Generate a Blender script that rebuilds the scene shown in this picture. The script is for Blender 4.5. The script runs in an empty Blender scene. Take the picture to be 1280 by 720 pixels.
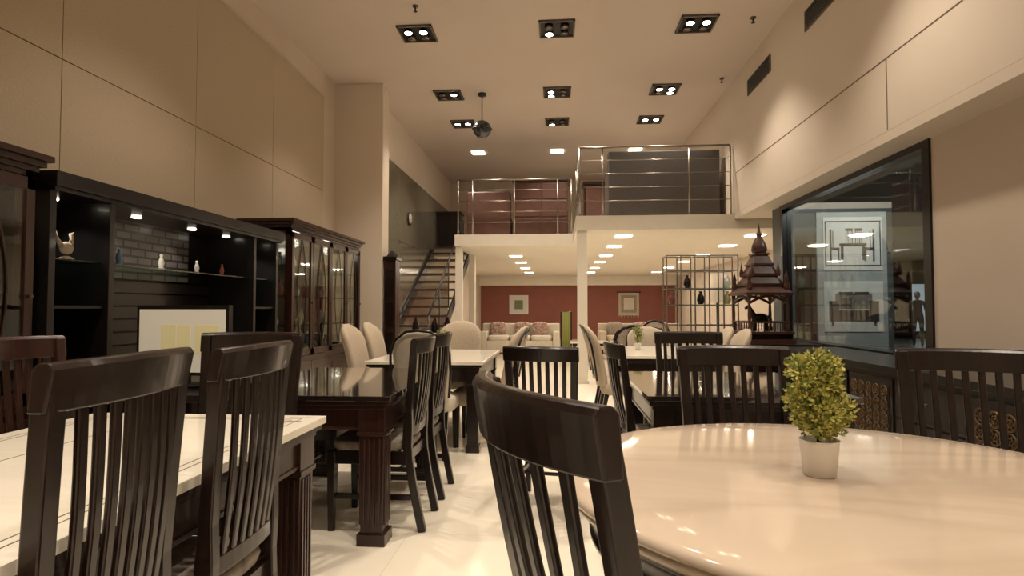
import bpy, bmesh, math, random
from mathutils import Vector, Matrix
random.seed(7)
scene = bpy.context.scene
R = math.radians

# ------------------------------------------------------------------ materials
def new_mat(name):
    m = bpy.data.materials.new(name); m.use_nodes = True
    nt = m.node_tree
    return m, nt, nt.nodes["Principled BSDF"]

def pmat(name, c1, c2=None, rough=0.5, metal=0.0, scale=5.0, stretch=(1,1,1), bump=0.0, detail=4, coat=0.0, spec=0.5, rot=(0,0,0), sheen=0.0):
    m, nt, b = new_mat(name)
    b.inputs["Roughness"].default_value = rough
    b.inputs["Metallic"].default_value = metal
    b.inputs["Coat Weight"].default_value = coat
    b.inputs["Coat Roughness"].default_value = 0.08
    b.inputs["Specular IOR Level"].default_value = spec
    if c2 is None: c2 = tuple(v*0.85 for v in c1)
    tc = nt.nodes.new("ShaderNodeTexCoord"); mp = nt.nodes.new("ShaderNodeMapping")
    mp.inputs["Scale"].default_value = stretch
    mp.inputs["Rotation"].default_value = rot
    nz = nt.nodes.new("ShaderNodeTexNoise"); nz.inputs["Scale"].default_value = scale; nz.inputs["Detail"].default_value = detail
    cr = nt.nodes.new("ShaderNodeValToRGB")
    cr.color_ramp.elements[0].position = 0.3; cr.color_ramp.elements[1].position = 0.7
    cr.color_ramp.elements[0].color = (*c1, 1); cr.color_ramp.elements[1].color = (*c2, 1)
    nt.links.new(tc.outputs["Object"], mp.inputs["Vector"]); nt.links.new(mp.outputs["Vector"], nz.inputs["Vector"])
    nt.links.new(nz.outputs["Fac"], cr.inputs["Fac"]); nt.links.new(cr.outputs["Color"], b.inputs["Base Color"])
    if bump > 0:
        bp = nt.nodes.new("ShaderNodeBump"); bp.inputs["Strength"].default_value = bump; bp.inputs["Distance"].default_value = 0.01
        nt.links.new(nz.outputs["Fac"], bp.inputs["Height"]); nt.links.new(bp.outputs["Normal"], b.inputs["Normal"])
    return m

def emat(name, col, strength):
    m, nt, b = new_mat(name)
    b.inputs["Base Color"].default_value = (*col, 1)
    b.inputs["Emission Color"].default_value = (*col, 1)
    b.inputs["Emission Strength"].default_value = strength
    return m

def glassmat(name, tint=(0.9,0.95,0.95), fac=0.12, grough=0.02, k=0.5):
    m = bpy.data.materials.new(name); m.use_nodes = True
    nt = m.node_tree; nt.nodes.clear()
    out = nt.nodes.new("ShaderNodeOutputMaterial"); mix = nt.nodes.new("ShaderNodeMixShader")
    tr = nt.nodes.new("ShaderNodeBsdfTransparent"); gl = nt.nodes.new("ShaderNodeBsdfGlossy")
    tr.inputs["Color"].default_value = (*tint, 1); gl.inputs["Roughness"].default_value = grough
    lw = nt.nodes.new("ShaderNodeLayerWeight"); lw.inputs["Blend"].default_value = 0.25
    ma = nt.nodes.new("ShaderNodeMath"); ma.operation = 'MULTIPLY_ADD'
    ma.inputs[1].default_value = k; ma.inputs[2].default_value = fac; ma.use_clamp = True
    nt.links.new(lw.outputs["Fresnel"], ma.inputs[0]); nt.links.new(ma.outputs[0], mix.inputs["Fac"])
    nt.links.new(tr.outputs[0], mix.inputs[1]); nt.links.new(gl.outputs[0], mix.inputs[2]); nt.links.new(mix.outputs[0], out.inputs["Surface"])
    return m

def marble(name, base, vein, dark, scale=1.6, rot=0.5, rough=0.07, stretch=(0.7,4.0,1), detail=8):
    m, nt, b = new_mat(name)
    b.inputs["Roughness"].default_value = rough
    tc = nt.nodes.new("ShaderNodeTexCoord"); mp = nt.nodes.new("ShaderNodeMapping")
    mp.inputs["Rotation"].default_value = (0, 0, rot); mp.inputs["Scale"].default_value = stretch
    nz = nt.nodes.new("ShaderNodeTexNoise"); nz.inputs["Scale"].default_value = scale; nz.inputs["Detail"].default_value = detail
    nz.inputs["Roughness"].default_value = 0.5; nz.inputs["Distortion"].default_value = 0.8
    cr = nt.nodes.new("ShaderNodeValToRGB"); e = cr.color_ramp.elements
    e[0].position = 0.25; e[0].color = (*dark, 1); e[1].position = 0.75; e[1].color = (*base, 1)
    x = e.new(0.44); x.color = (*base, 1); x = e.new(0.52); x.color = (*vein, 1); x = e.new(0.60); x.color = (*base, 1)
    nt.links.new(tc.outputs["Object"], mp.inputs["Vector"]); nt.links.new(mp.outputs["Vector"], nz.inputs["Vector"])
    nt.links.new(nz.outputs["Fac"], cr.inputs["Fac"]); nt.links.new(cr.outputs["Color"], b.inputs["Base Color"])
    return m

def brickmat(name, c1, c2, mortar, scale, bw, bh, msize, rough=0.4, vec='yz', bump=0.6, offset=0.5):
    m, nt, b = new_mat(name)
    b.inputs["Roughness"].default_value = rough
    tc = nt.nodes.new("ShaderNodeTexCoord"); sp = nt.nodes.new("ShaderNodeSeparateXYZ"); cb = nt.nodes.new("ShaderNodeCombineXYZ")
    nt.links.new(tc.outputs["Object"], sp.inputs[0])
    a = {'x': 0, 'y': 1, 'z': 2}
    nt.links.new(sp.outputs[a[vec[0]]], cb.inputs[0]); nt.links.new(sp.outputs[a[vec[1]]], cb.inputs[1])
    br = nt.nodes.new("ShaderNodeTexBrick"); br.offset = offset
    br.inputs["Color1"].default_value = (*c1, 1); br.inputs["Color2"].default_value = (*c2, 1); br.inputs["Mortar"].default_value = (*mortar, 1)
    br.inputs["Scale"].default_value = scale; br.inputs["Brick Width"].default_value = bw; br.inputs["Row Height"].default_value = bh; br.inputs["Mortar Size"].default_value = msize
    nt.links.new(cb.outputs[0], br.inputs["Vector"]); nt.links.new(br.outputs["Color"], b.inputs["Base Color"])
    if bump:
        bp = nt.nodes.new("ShaderNodeBump"); bp.inputs["Strength"].default_value = bump; bp.inputs["Distance"].default_value = 0.01; bp.invert = True
        nt.links.new(br.outputs["Fac"], bp.inputs["Height"]); nt.links.new(bp.outputs["Normal"], b.inputs["Normal"])
    return m

M = {}
M['ceil'] = pmat("ceiling_paint", (0.59,0.50,0.43), (0.61,0.52,0.45), 0.8, scale=1)
M['wall'] = pmat("wall_paint", (0.59,0.50,0.41), (0.62,0.53,0.435), 0.75, scale=1.5)
M['wallup'] = pmat("wall_upper_paint", (0.66,0.575,0.485), (0.69,0.60,0.505), 0.6, scale=1.5)
M['panel'] = pmat("tan_fabric_panel", (0.43,0.35,0.25), (0.48,0.39,0.28), 0.7, scale=60, stretch=(1,1,1), bump=0.08)
M['seam'] = pmat("panel_seam", (0.18,0.14,0.10), rough=0.8)
M['floor'] = brickmat("floor_tile_gloss", (0.92,0.85,0.71), (0.90,0.83,0.69), (0.80,0.73,0.61), 1.0, 0.8, 0.8, 0.003, rough=0.10, vec='xy', bump=0.02, offset=0.0)
M['mallfloor'] = pmat("mall_floor_stone", (0.12,0.11,0.10), (0.16,0.15,0.13), 0.25)
M['red'] = pmat("terracotta_paint", (0.27,0.088,0.06), (0.24,0.078,0.054), 0.7, scale=3)
M['white'] = pmat("white_paint", (0.78,0.72,0.62), (0.74,0.68,0.58), 0.5)
M['bluegrey'] = pmat("bluegrey_paint", (0.085,0.10,0.10), (0.10,0.118,0.12), 0.5)
M['olive'] = pmat("olive_mirror_panel", (0.19,0.18,0.14), (0.22,0.20,0.155), 0.15, scale=2, metal=0.3)
M['esp'] = pmat("espresso_wood", (0.0060,0.0034,0.0030), (0.014,0.0070,0.0056), 0.28, scale=12, stretch=(6,6,0.6), coat=0.2, spec=0.35)
M['chr'] = pmat("dark_walnut_wood", (0.0085,0.0045,0.0036), (0.020,0.0088,0.0064), 0.27, scale=12, stretch=(6,6,0.6), coat=0.22, spec=0.35)
M['mah'] = pmat("mahogany_wood", (0.019,0.007,0.005), (0.038,0.013,0.0085), 0.28, scale=8, stretch=(6,6,0.6), coat=0.25, spec=0.4)
M['tmpl'] = pmat("carved_rosewood", (0.05,0.020,0.013), (0.09,0.035,0.020), 0.4, scale=20)
M['blk'] = pmat("black_lacquer", (0.008,0.007,0.007), (0.012,0.010,0.010), 0.30, coat=0.15, spec=0.35)
M['tread'] = pmat("stair_tread_wood", (0.06,0.030,0.020), (0.095,0.047,0.03), 0.4, scale=6, stretch=(1,6,1))
M['steel'] = pmat("stainless_steel", (0.32,0.29,0.26), (0.36,0.33,0.29), 0.32, metal=1.0)
M['dsteel'] = pmat("dark_metal", (0.05,0.05,0.055), rough=0.35, metal=0.8)
M['marble'] = marble("beige_marble", (0.56,0.46,0.36), (0.50,0.405,0.31), (0.52,0.42,0.33), scale=1.1, rot=0.42, rough=0.075, stretch=(0.5,2.2,1), detail=4)
M['marbrim'] = pmat("cream_marble_rim", (0.60,0.50,0.39), (0.54,0.44,0.34), 0.2, scale=4)
M['cream'] = marble("cream_stone_top", (0.90,0.85,0.73), (0.87,0.81,0.69), (0.88,0.82,0.70), rough=0.10)
M['dglass'] = pmat("dark_glass_top", (0.016,0.012,0.011), (0.020,0.015,0.013), 0.03, coat=1.0, spec=1.0)
M['fabric'] = pmat("beige_upholstery", (0.46,0.38,0.285), (0.52,0.43,0.325), 0.9, scale=40, bump=0.15)
M['fabw'] = pmat("white_upholstery", (0.64,0.58,0.48), (0.58,0.52,0.43), 0.85, scale=20, bump=0.1)
M['fabg'] = pmat("grey_seat_fabric", (0.18,0.15,0.125), (0.38,0.32,0.26), 0.85, scale=14, detail=2)
M['fabp'] = pmat("patterned_cushion_fabric", (0.52,0.42,0.35), (0.26,0.10,0.08), 0.85, scale=18, detail=1)
M['fabt'] = pmat("taupe_fabric", (0.36,0.30,0.24), (0.24,0.19,0.15), 0.85, scale=30, detail=1)
M['leaf'] = pmat("yellow_green_leaf", (0.34,0.33,0.07), (0.55,0.50,0.13), 0.65, scale=25)
M['leafd'] = pmat("green_leaf", (0.10,0.17,0.035), (0.19,0.27,0.055), 0.6, scale=25)
M['pot'] = pmat("white_ceramic", (0.74,0.70,0.63), (0.72,0.68,0.61), 0.25)
M['soil'] = pmat("soil", (0.05,0.03,0.02), rough=0.9)
M['inlay'] = pmat("dark_inlay", (0.10,0.06,0.03), rough=0.3)
M['brick'] = brickmat("niche_brick", (0.07,0.06,0.055), (0.13,0.11,0.10), (0.012,0.01,0.01), 1.0, 0.17, 0.065, 0.010, rough=0.3, vec='yz', bump=1.0)
M['glass'] = glassmat("clear_glass", (0.92,0.95,0.93), 0.02, k=0.35)
M['wglass'] = glassmat("window_glass", (0.88,0.92,0.91), 0.015, k=0.28)
M['shelfglass'] = glassmat("shelf_glass", (0.7,0.85,0.8), 0.15)
M['bulb'] = emat("warm_bulb", (1.0,0.84,0.62), 28)
M['bulb2'] = emat("downlight_panel", (1.0,0.87,0.68), 8)
M['bulboff'] = pmat("unlit_bulb", (0.22,0.18,0.14), rough=0.2, metal=0.6)
M['tray'] = pmat("black_fixture", (0.012,0.010,0.009), rough=0.5)
M['rim'] = pmat("fixture_rim", (0.14,0.115,0.09), rough=0.5)
M['brass'] = pmat("antique_brass", (0.17,0.105,0.05), (0.07,0.04,0.02), 0.42, metal=0.85, scale=30)
M['brown'] = pmat("brown_leather", (0.085,0.038,0.028), (0.11,0.05,0.036), 0.45, scale=8)
M['wicker'] = pmat("dark_woven", (0.050,0.042,0.036), (0.085,0.072,0.061), 0.7, scale=50, stretch=(1,1,6), bump=0.3)
M['paper'] = pmat("poster_paper", (0.66,0.66,0.62), (0.62,0.62,0.58), 0.6)
M['paper2'] = pmat("poster_board", (0.36,0.39,0.38), rough=0.6)
M['ink'] = pmat("poster_ink", (0.05,0.04,0.035), rough=0.6)
M['ink2'] = pmat("poster_tone", (0.20,0.18,0.16), rough=0.6)
M['screen'] = emat("screen_cream", (0.62,0.57,0.45), 0.30)
M['screeny'] = emat("screen_yellow", (0.62,0.53,0.27), 0.32)
M['rfig'] = pmat("red_glaze", (0.30,0.08,0.06), rough=0.3)
M['bfig'] = pmat("blue_glaze", (0.12,0.2,0.32), rough=0.3)
M['yfig'] = pmat("gold_glaze", (0.5,0.38,0.18), rough=0.3)
M['green'] = pmat("lime_fabric", (0.25,0.26,0.07), rough=0.8)
M['skin'] = pmat("skin", (0.30,0.17,0.11), rough=0.6)
M['hair'] = pmat("black_hair", (0.01,0.009,0.008), rough=0.6)
M['bluedev'] = pmat("device_shell", (0.035,0.04,0.05), rough=0.25, coat=0.5)

# ------------------------------------------------------------------ mesh builder
class B:
    def __init__(s, name):
        s.name = name; s.bm = bmesh.new(); s.mats = []
    def mi(s, m):
        m = M[m] if isinstance(m, str) else m
        if m not in s.mats: s.mats.append(m)
        return s.mats.index(m)
    def faces(s, verts, fs, m, smooth=False):
        vs = [s.bm.verts.new(v) for v in verts]; i = s.mi(m)
        for f in fs:
            try:
                fc = s.bm.faces.new([vs[k] for k in f]); fc.material_index = i; fc.smooth = smooth
            except ValueError: pass
        return vs
    def box(s, x0, x1, y0, y1, z0, z1, m):
        v = [(x0,y0,z0),(x1,y0,z0),(x1,y1,z0),(x0,y1,z0),(x0,y0,z1),(x1,y0,z1),(x1,y1,z1),(x0,y1,z1)]
        s.faces(v, [(0,3,2,1),(4,5,6,7),(0,1,5,4),(1,2,6,5),(2,3,7,6),(3,0,4,7)], m)
        return s
    def taper(s, cx, cy, z0, z1, w0, d0, w1, d1, m, cx1=None, cy1=None):
        cx1 = cx if cx1 is None else cx1; cy1 = cy if cy1 is None else cy1
        v = []
        for (x, y, z, w, d) in ((cx,cy,z0,w0,d0),(cx1,cy1,z1,w1,d1)):
            v += [(x-w/2,y-d/2,z),(x+w/2,y-d/2,z),(x+w/2,y+d/2,z),(x-w/2,y+d/2,z)]
        s.faces(v, [(0,3,2,1),(4,5,6,7),(0,1,5,4),(1,2,6,5),(2,3,7,6),(3,0,4,7)], m)
    def loft(s, rings, m, smooth=True, cap=True, closed=True):
        n = len(rings[0]); verts = [p for r in rings for p in r]; fs = []
        for i in range(len(rings)-1):
            for j in range(n if closed else n-1):
                k = (j+1) % n
                fs.append((i*n+j, i*n+k, (i+1)*n+k, (i+1)*n+j))
        if cap:
            fs.append(tuple(reversed(range(n)))); fs.append(tuple((len(rings)-1)*n+j for j in range(n)))
        s.faces(verts, fs, m, smooth)
    def lathe(s, prof, c, m, seg=24, smooth=True, cap=True):
        rings = [[(c[0]+r*math.cos(2*math.pi*j/seg), c[1]+r*math.sin(2*math.pi*j/seg), c[2]+z) for j in range(seg)] for r, z in prof]
        s.loft(rings, m, smooth, cap)
    def cyl(s, p0, p1, r0, m, r1=None, seg=10, smooth=True):
        r1 = r0 if r1 is None else r1
        p0 = Vector(p0); p1 = Vector(p1); d = (p1-p0).normalized()
        u = d.orthogonal().normalized(); w = d.cross(u)
        rings = [[tuple(p + u*r*math.cos(2*math.pi*j/seg) + w*r*math.sin(2*math.pi*j/seg)) for j in range(seg)] for p, r in ((p0,r0),(p1,r1))]
        s.loft(rings, m, smooth)
    def tube(s, pts, r, m, seg=8):
        pts = [Vector(p) for p in pts]
        rings = []; u = None
        for i, p in enumerate(pts):
            d = (pts[min(i+1,len(pts)-1)] - pts[max(i-1,0)]).normalized()
            u = d.orthogonal().normalized() if u is None else (u - d*u.dot(d)).normalized()
            w = d.cross(u); rr = r[i] if isinstance(r, (list,tuple)) else r
            rings.append([tuple(p + u*rr*math.cos(2*math.pi*j/seg) + w*rr*math.sin(2*math.pi*j/seg)) for j in range(seg)])
        s.loft(rings, m, True)
    def sweep(s, pts, side, w, t, m, smooth=True):
        pts = [Vector(p) for p in pts]; rings = []
        for i, p in enumerate(pts):
            d = (pts[min(i+1,len(pts)-1)] - pts[max(i-1,0)]).normalized()
            sd = Vector(side); sd = (sd - d*sd.dot(d)).normalized(); n = d.cross(sd)
            ww = w[i] if isinstance(w, (list,tuple)) else w; tt = t[i] if isinstance(t, (list,tuple)) else t
            rings.append([tuple(p + sd*a*ww/2 + n*b*tt/2) for a, b in ((-1,-1),(1,-1),(1,1),(-1,1))])
        s.loft(rings, m, False)
    def ell(s, c, r, m, seg=20, rg=12, p=1.0):
        def sp(v, e): return math.copysign(abs(v)**e, v)
        rings = []
        for i in range(rg+1):
            ph = -math.pi/2 + math.pi*i/rg
            cz = max(sp(math.cos(ph), p), 0.004)
            rings.append([(c[0]+r[0]*cz*sp(math.cos(2*math.pi*j/seg),p), c[1]+r[1]*cz*sp(math.sin(2*math.pi*j/seg),p), c[2]+r[2]*sp(math.sin(ph),p)) for j in range(seg)])
        s.loft(rings, m, True)
    def torus(s, c, Rr, r, m, axis='x', seg=16, rs=6):
        rings = []
        for i in range(seg+1):
            a = 2*math.pi*i/seg; ring = []
            for j in range(rs):
                b = 2*math.pi*j/rs; q = Rr + r*math.cos(b); h = r*math.sin(b)
                if axis == 'x': ring.append((c[0]+h, c[1]+q*math.cos(a), c[2]+q*math.sin(a)))
                elif axis == 'y': ring.append((c[0]+q*math.cos(a), c[1]+h, c[2]+q*math.sin(a)))
                else: ring.append((c[0]+q*math.cos(a), c[1]+q*math.sin(a), c[2]+h))
            rings.append(ring)
        s.loft(rings, m, True, cap=False)
    def done(s, loc=(0,0,0), rz=0.0, bevel=0.0, seg=2, parent=None, scale=None):
        bmesh.ops.recalc_face_normals(s.bm, faces=s.bm.faces)
        me = bpy.data.meshes.new(s.name); s.bm.to_mesh(me); s.bm.free()
        for m in s.mats: me.materials.append(m)
        o = bpy.data.objects.new(s.name, me); scene.collection.objects.link(o)
        o.location = loc; o.rotation_euler = (0, 0, rz)
        if scale: o.scale = scale
        if bevel > 0:
            md = o.modifiers.new("bevel", 'BEVEL'); md.width = bevel; md.segments = seg; md.limit_method = 'ANGLE'; md.angle_limit = R(50)
        if parent: o.parent = parent
        return o

# ------------------------------------------------------------------ room shell
CZ = 4.85
b = B("floor"); b.box(-3.8,3.25,-3.2,8.9,-0.1,0,'floor'); b.box(-3.8,4.7,8.9,24.2,-0.1,0,'floor'); b.done()
b = B("floor_mall"); b.box(3.25,20,-3.2,8.9,-0.1,-0.001,'mallfloor'); b.box(4.7,20,8.9,26.2,-0.1,-0.001,'mallfloor'); b.done()
b = B("ceiling"); b.box(-3.7,2.95,-3.2,17.2,CZ,CZ+0.1,'ceil'); b.done()
b = B("wall_left"); b.box(-3.7,-3.6,-3.1,9.4,0,CZ,'wall'); b.done()
b = B("column_left"); b.box(-3.7,-2.80,9.4,9.75,0,CZ,'wallup'); b.done(bevel=0.01)
b = B("wall_left_rear"); b.box(-3.2,-3.08,9.75,24.1,0,CZ,'wallup'); b.done()
b = B("wall_back_upper"); b.box(-3.08,2.8,17.1,17.2,2.7,CZ,'wall'); b.done()
b = B("wall_front"); b.box(-3.7,3.25,-3.2,-3.1,0,CZ,'wall'); b.done()
b = B("wall_right_upper"); b.box(2.8,2.95,-3.1,17.1,2.71,CZ,'wallup')
b.box(2.797,2.801,-3,9.6,3.33,3.34,'seam'); b.box(2.797,2.801,5.27,5.282,2.72,3.33,'seam'); b.box(2.797,2.801,3.6,3.612,2.72,CZ,'seam'); b.done()
b = B("ceiling_soffit"); b.box(2.8,3.25,-3.1,9.69,2.62,2.708,'wallup'); b.box(3.25,4.7,8.8,9.69,2.62,2.708,'wallup'); b.done()
b = B("wall_right"); b.box(3.1,3.25,-3.1,5.28,0,2.62,'wall'); b.box(3.1,3.25,5.28,8.5,0,0.78,'wall'); b.box(3.1,3.25,8.5,8.8,0,2.62,'bluegrey')
b.done()
b = B("wall_partition"); b.box(3.1,4.7,8.8,8.9,0,2.62,'bluegrey'); b.done()
b = B("wall_right_rear"); b.box(4.6,4.7,8.9,24.1,0,2.47,'wall'); b.done()
b = B("wall_back"); b.box(-3.08,4.6,24.0,24.1,0,2.47,'red'); b.done()
b = B("trim_bulkhead"); b.box(-3.08,4.6,23.5,23.98,2.12,2.47,'white'); b.done()
b = B("mezzanine_floor")
b.box(-2.08,0.3,12.0,24,2.47,2.70,'white'); b.box(-3.08,-2.08,14.45,24,2.47,2.70,'white'); b.box(0.3,4.6,9.7,24,2.47,2.70,'white'); b.done()
b = B("wall_panelling_left"); b.box(-3.6,-3.58,-3,8.83,0.4,4.45,'seam')
ys = [-2.4,-0.8,0.8,2.4,4.0,5.6,7.2,8.83]
for i in range(7):
    b.box(-3.58,-3.55,ys[i]+0.004,ys[i+1]-0.004,0.4,2.992,'panel'); b.box(-3.58,-3.55,ys[i]+0.004,ys[i+1]-0.004,3.001,4.45,'panel')
b.done()
b = B("mirror_panel_wall"); b.box(-3.08,-3.06,9.9,16.6,0.1,3.94,'seam')
for y0,y1 in ((9.91,11.4),(11.41,12.9),(12.91,14.6),(14.61,16.59)):
    b.box(-3.06,-3.05,y0,y1,0.1,2.5,'olive'); b.box(-3.06,-3.05,y0,y1,2.51,3.93,'olive')
b.done()
for y0 in (8.0, 5.95):
    b = B("air_vent"); b.box(2.785,2.80,y0,y0+0.95,4.32,4.55,'rim')
    for k in range(7): b.box(2.775,2.786,y0+0.04,y0+0.91,4.335+k*0.03,4.345+k*0.03,'tray')
    b.done()
b = B("window_1")
b.box(3.08,3.2,5.20,5.30,0.78,2.62,'blk'); b.box(3.08,3.2,8.47,8.55,0.78,2.62,'blk'); b.box(3.08,3.2,5.3,8.47,2.56,2.62,'blk'); b.box(3.04,3.22,5.2,8.55,0.74,0.80,'blk')
b.box(3.14,3.15,5.3,8.47,0.80,2.56,'wglass'); b.done()
b = B("wall_mall_back"); b.box(4.7,20,26,26.1,0,3.2,'bluegrey'); b.done()
b = B("ceiling_mall"); b.box(3.25,20,-3.1,8.8,3.2,3.3,'bluegrey'); b.box(4.7,20,8.8,26,3.2,3.3,'bluegrey'); b.done()
b = B("wall_mall_side"); b.box(20,20.1,-3.1,26,0,3.2,'bluegrey'); b.done()
b = B("shopfront_display")
b.box(12.6,15.4,25.6,25.9,0,2.7,'blk'); 
b.box(12.75,13.5,25.55,25.6,0.6,1.9,emat("shop_glow",(0.85,0.75,0.6),0.9)); b.box(14.4,15.25,25.55,25.6,0.3,2.2,emat("shop_glow_b",(0.6,0.7,0.75),0.5)); b.done()

# posters on board behind the window
b = B("poster_board")
b.box(3.40,4.28,8.15,8.18,0.0,2.47,'paper2')
b.box(3.48,4.22,8.14,8.15,1.70,2.40,'paper'); b.box(3.48,4.22,8.14,8.15,0.90,1.56,'paper')
def ln(x0,x1,z0,z1,m='ink',y=8.134): b.box(x0,x1,y,8.14,z0,z1,m)
ln(3.50,4.20,2.338,2.35); ln(3.50,4.20,1.76,1.772); ln(3.50,3.512,1.772,2.338); ln(4.188,4.20,1.772,2.338)
# two tall-back chairs left/right of a table, two more behind
ln(3.68,4.02,2.02,2.055,y=8.130); ln(3.70,3.73,1.84,2.02,y=8.130); ln(3.97,4.00,1.84,2.02,y=8.130)
for x,d in ((3.56,1),(4.10,-1)):
    ln(x,x+0.02,1.82,2.24,y=8.132); ln(min(x,x+d*0.1),max(x+0.02,x+d*0.1+0.02),1.97,2.00,y=8.131); ln(x+d*0.1,x+d*0.1+0.018,1.82,1.97,y=8.132); ln(x+d*0.035,x+d*0.035+0.01,2.0,2.22,'ink2',8.133)
for x in (3.76,3.88):
    ln(x,x+0.09,2.22,2.25,y=8.133)
    for k in range(4): ln(x+0.002+k*0.026,x+0.012+k*0.026,2.055,2.22,'ink2')
# sofa
ln(3.62,4.08,1.20,1.40,'ink2'); ln(3.54,3.66,1.04,1.30,'ink',8.130); ln(4.04,4.16,1.04,1.30,'ink',8.130); ln(3.66,4.04,1.04,1.18,'ink'); ln(3.66,3.84,1.38,1.42,'ink',8.131); ln(3.86,4.04,1.38,1.42,'ink',8.131); ln(3.845,3.858,1.18,1.4,'ink',8.131)
ln(3.70,3.82,1.20,1.34,'ink',8.132); ln(3.57,3.60,0.98,1.04); ln(4.10,4.13,0.98,1.04)
b.done()

# ------------------------------------------------------------------ lights
LC = (1,0.86,0.70)
def add_light(kind, name, loc, energy, col=LC, size=0.3, rot=(0,0,0), spot=110, blend=0.6):
    l = bpy.data.lights.new(name, kind); l.energy = energy; l.color = col
    if kind == 'AREA': l.size = size
    elif kind == 'SPOT': l.spot_size = R(spot); l.spot_blend = blend; l.shadow_soft_size = size
    else: l.shadow_soft_size = size
    o = bpy.data.objects.new(name, l); scene.collection.objects.link(o); o.location = loc; o.rotation_euler = rot
    return o

def fixture(x, y, lit):
    b = B("recessed_spotlight"); s = 0.23; z = CZ
    b.box(-s,s,-s,s,z-0.006,z-0.001,'tray')
    for a in ((-s,s,-s,-s+0.02),(-s,s,s-0.02,s),(-s,-s+0.02,-s,s),(s-0.02,s,-s,s)): b.box(a[0],a[1],a[2],a[3],z-0.03,z-0.001,'rim')
    for k,(dx,dy) in enumerate(((-0.1,-0.09),(0.1,-0.09),(-0.1,0.09),(0.1,0.09))):
        b.cyl((dx,dy,z-0.006),(dx,dy,z-0.045),0.05,'dsteel',0.062,14)
        b.cyl((dx,dy,z-0.044),(dx,dy,z-0.05),0.05,'bulb' if k in lit else 'bulboff',0.048,14)
    b.done((x,y,0))
XS = (-1.84, 0.0, 1.78)
lit = [(1,),(0,2),(0,1,3),(0,1),(2,),(0,1)]
k = 0
for y in (-1.2, 1.6, 4.6, 7.7, 10.0, 11.6, 13.8):
    for x in XS:
        if y < 13:
            fixture(x, y, lit[k % 6])
            add_light('SPOT', "spot_lamp", (x,y,CZ-0.08), 205 if y < 9 else 170, LC, 0.08, spot=104, blend=0.7)
        else:
            b = B("ceiling_downlight"); b.box(-0.14,0.14,-0.14,0.14,CZ-0.02,CZ-0.001,'bulb2'); b.done((x,y,0))
            add_light('SPOT', "spot_lamp", (x,y,CZ-0.08), 75, LC, 0.12, spot=125, blend=0.7)
        k += 1
for x, yl in ((-1.0,(14.4,16.4,18.7,21)),(1.15,(10.6,12.3,14.4,16.4,18.7,21)),(3.4,(10.6,12.3,14.4,16.4,18.7,21))):
    for y in yl:
        b = B("ceiling_downlight"); b.box(-0.14,0.14,-0.14,0.14,2.455,2.469,'bulb2'); b.done((x,y,0))
        add_light('AREA', "downlight_lamp", (x,y,2.44), 15, LC, 0.25)
for y in (17,21): add_light('AREA', "mall_lamp", (11,y,3.15), 50, (1,0.95,0.88), 1.0)
add_light('AREA', "poster_fill", (3.95,6.7,3.1), 44, (1.0,0.97,0.92), 0.4, rot=(R(50),0,0))  # added fill light with no fixture, tilted to brighten the poster board

b = B("ceiling_projector"); b.cyl((0,0,CZ-0.001),(0,0,CZ-0.04),0.07,'dsteel',seg=16); b.cyl((0,0,CZ-0.04),(0,0,4.35),0.010,'dsteel')
b.ell((0,0,4.24),(0.16,0.16,0.15),'bluedev'); b.torus((0,0,4.24),0.162,0.012,'dsteel','z',24); b.cyl((0,-0.13,4.22),(0,-0.175,4.21),0.05,'dsteel',0.045,14); b.done((-1.27,10.0,0))
for x,y in ((-1.7,7.0),(2.6,9.6),(2.45,7.6)):
    b = B("fire_sprinkler"); b.cyl((0,0,CZ-0.001),(0,0,CZ-0.02),0.035,'rim'); b.cyl((0,0,CZ-0.02),(0,0,CZ-0.07),0.010,'dsteel'); b.cyl((0,0,CZ-0.07),(0,0,CZ-0.075),0.025,'dsteel'); b.done((x,y,0))

# ------------------------------------------------------------------ mezzanine parts
b = B("support_column"); b.box(-0.08,0.08,-0.08,0.08,0,2.47,'white'); b.box(-0.1,0.1,-0.1,0.1,0,0.05,'white'); b.done((0.40,9.82,0),bevel=0.006)
for x,y in ((-2.0,12.1),(-2.0,14.0)):
    b = B("support_column"); b.box(-0.07,0.07,-0.07,0.07,0,2.47,'white'); b.box(-0.09,0.09,-0.09,0.09,0,0.05,'white'); b.done((x,y,0),bevel=0.006)
def railing(x0, y0, x1, y1, posts):
    b = B("steel_railing"); p0 = Vector((x0,y0,0)); p1 = Vector((x1,y1,0))
    for t in posts:
        p = p0.lerp(p1,t); b.cyl((p.x,p.y,2.70),(p.x,p.y,3.81),0.015,'steel'); b.cyl((p.x,p.y,2.70),(p.x,p.y,2.715),0.035,'steel')
    b.cyl((x0,y0,3.82),(x1,y1,3.82),0.018,'steel')
    for z in (2.95,3.17,3.39,3.61): b.cyl((x0,y0,z),(x1,y1,z),0.006,'steel')
    b.done()
railing(0.36,9.76,2.76,9.76,(0,0.155,0.73,1.0))
railing(-2.02,12.06,0.28,12.06,(0,0.13,0.5,0.88,1.0))
railing(0.36,9.80,0.36,11.95,(0.35,0.7))
b = B("woven_sofa")
b.box(0.86,2.7,10.15,10.4,2.78,3.86,'wicker'); b.box(1.1,2.46,10.4,10.95,2.78,3.2,'wicker'); b.box(0.86,1.1,10.4,10.95,2.78,3.55,'wicker'); b.box(2.46,2.7,10.4,10.95,2.78,3.55,'wicker')
b.box(1.12,2.44,10.42,10.95,3.2,3.32,'fabric')
for x in (0.92,2.58): 
    for y in (10.2,10.85): b.box(x,x+0.06,y,y+0.06,2.70,2.78,'blk')
b.done(bevel=0.02)
b = B("brown_sofa")
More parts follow.
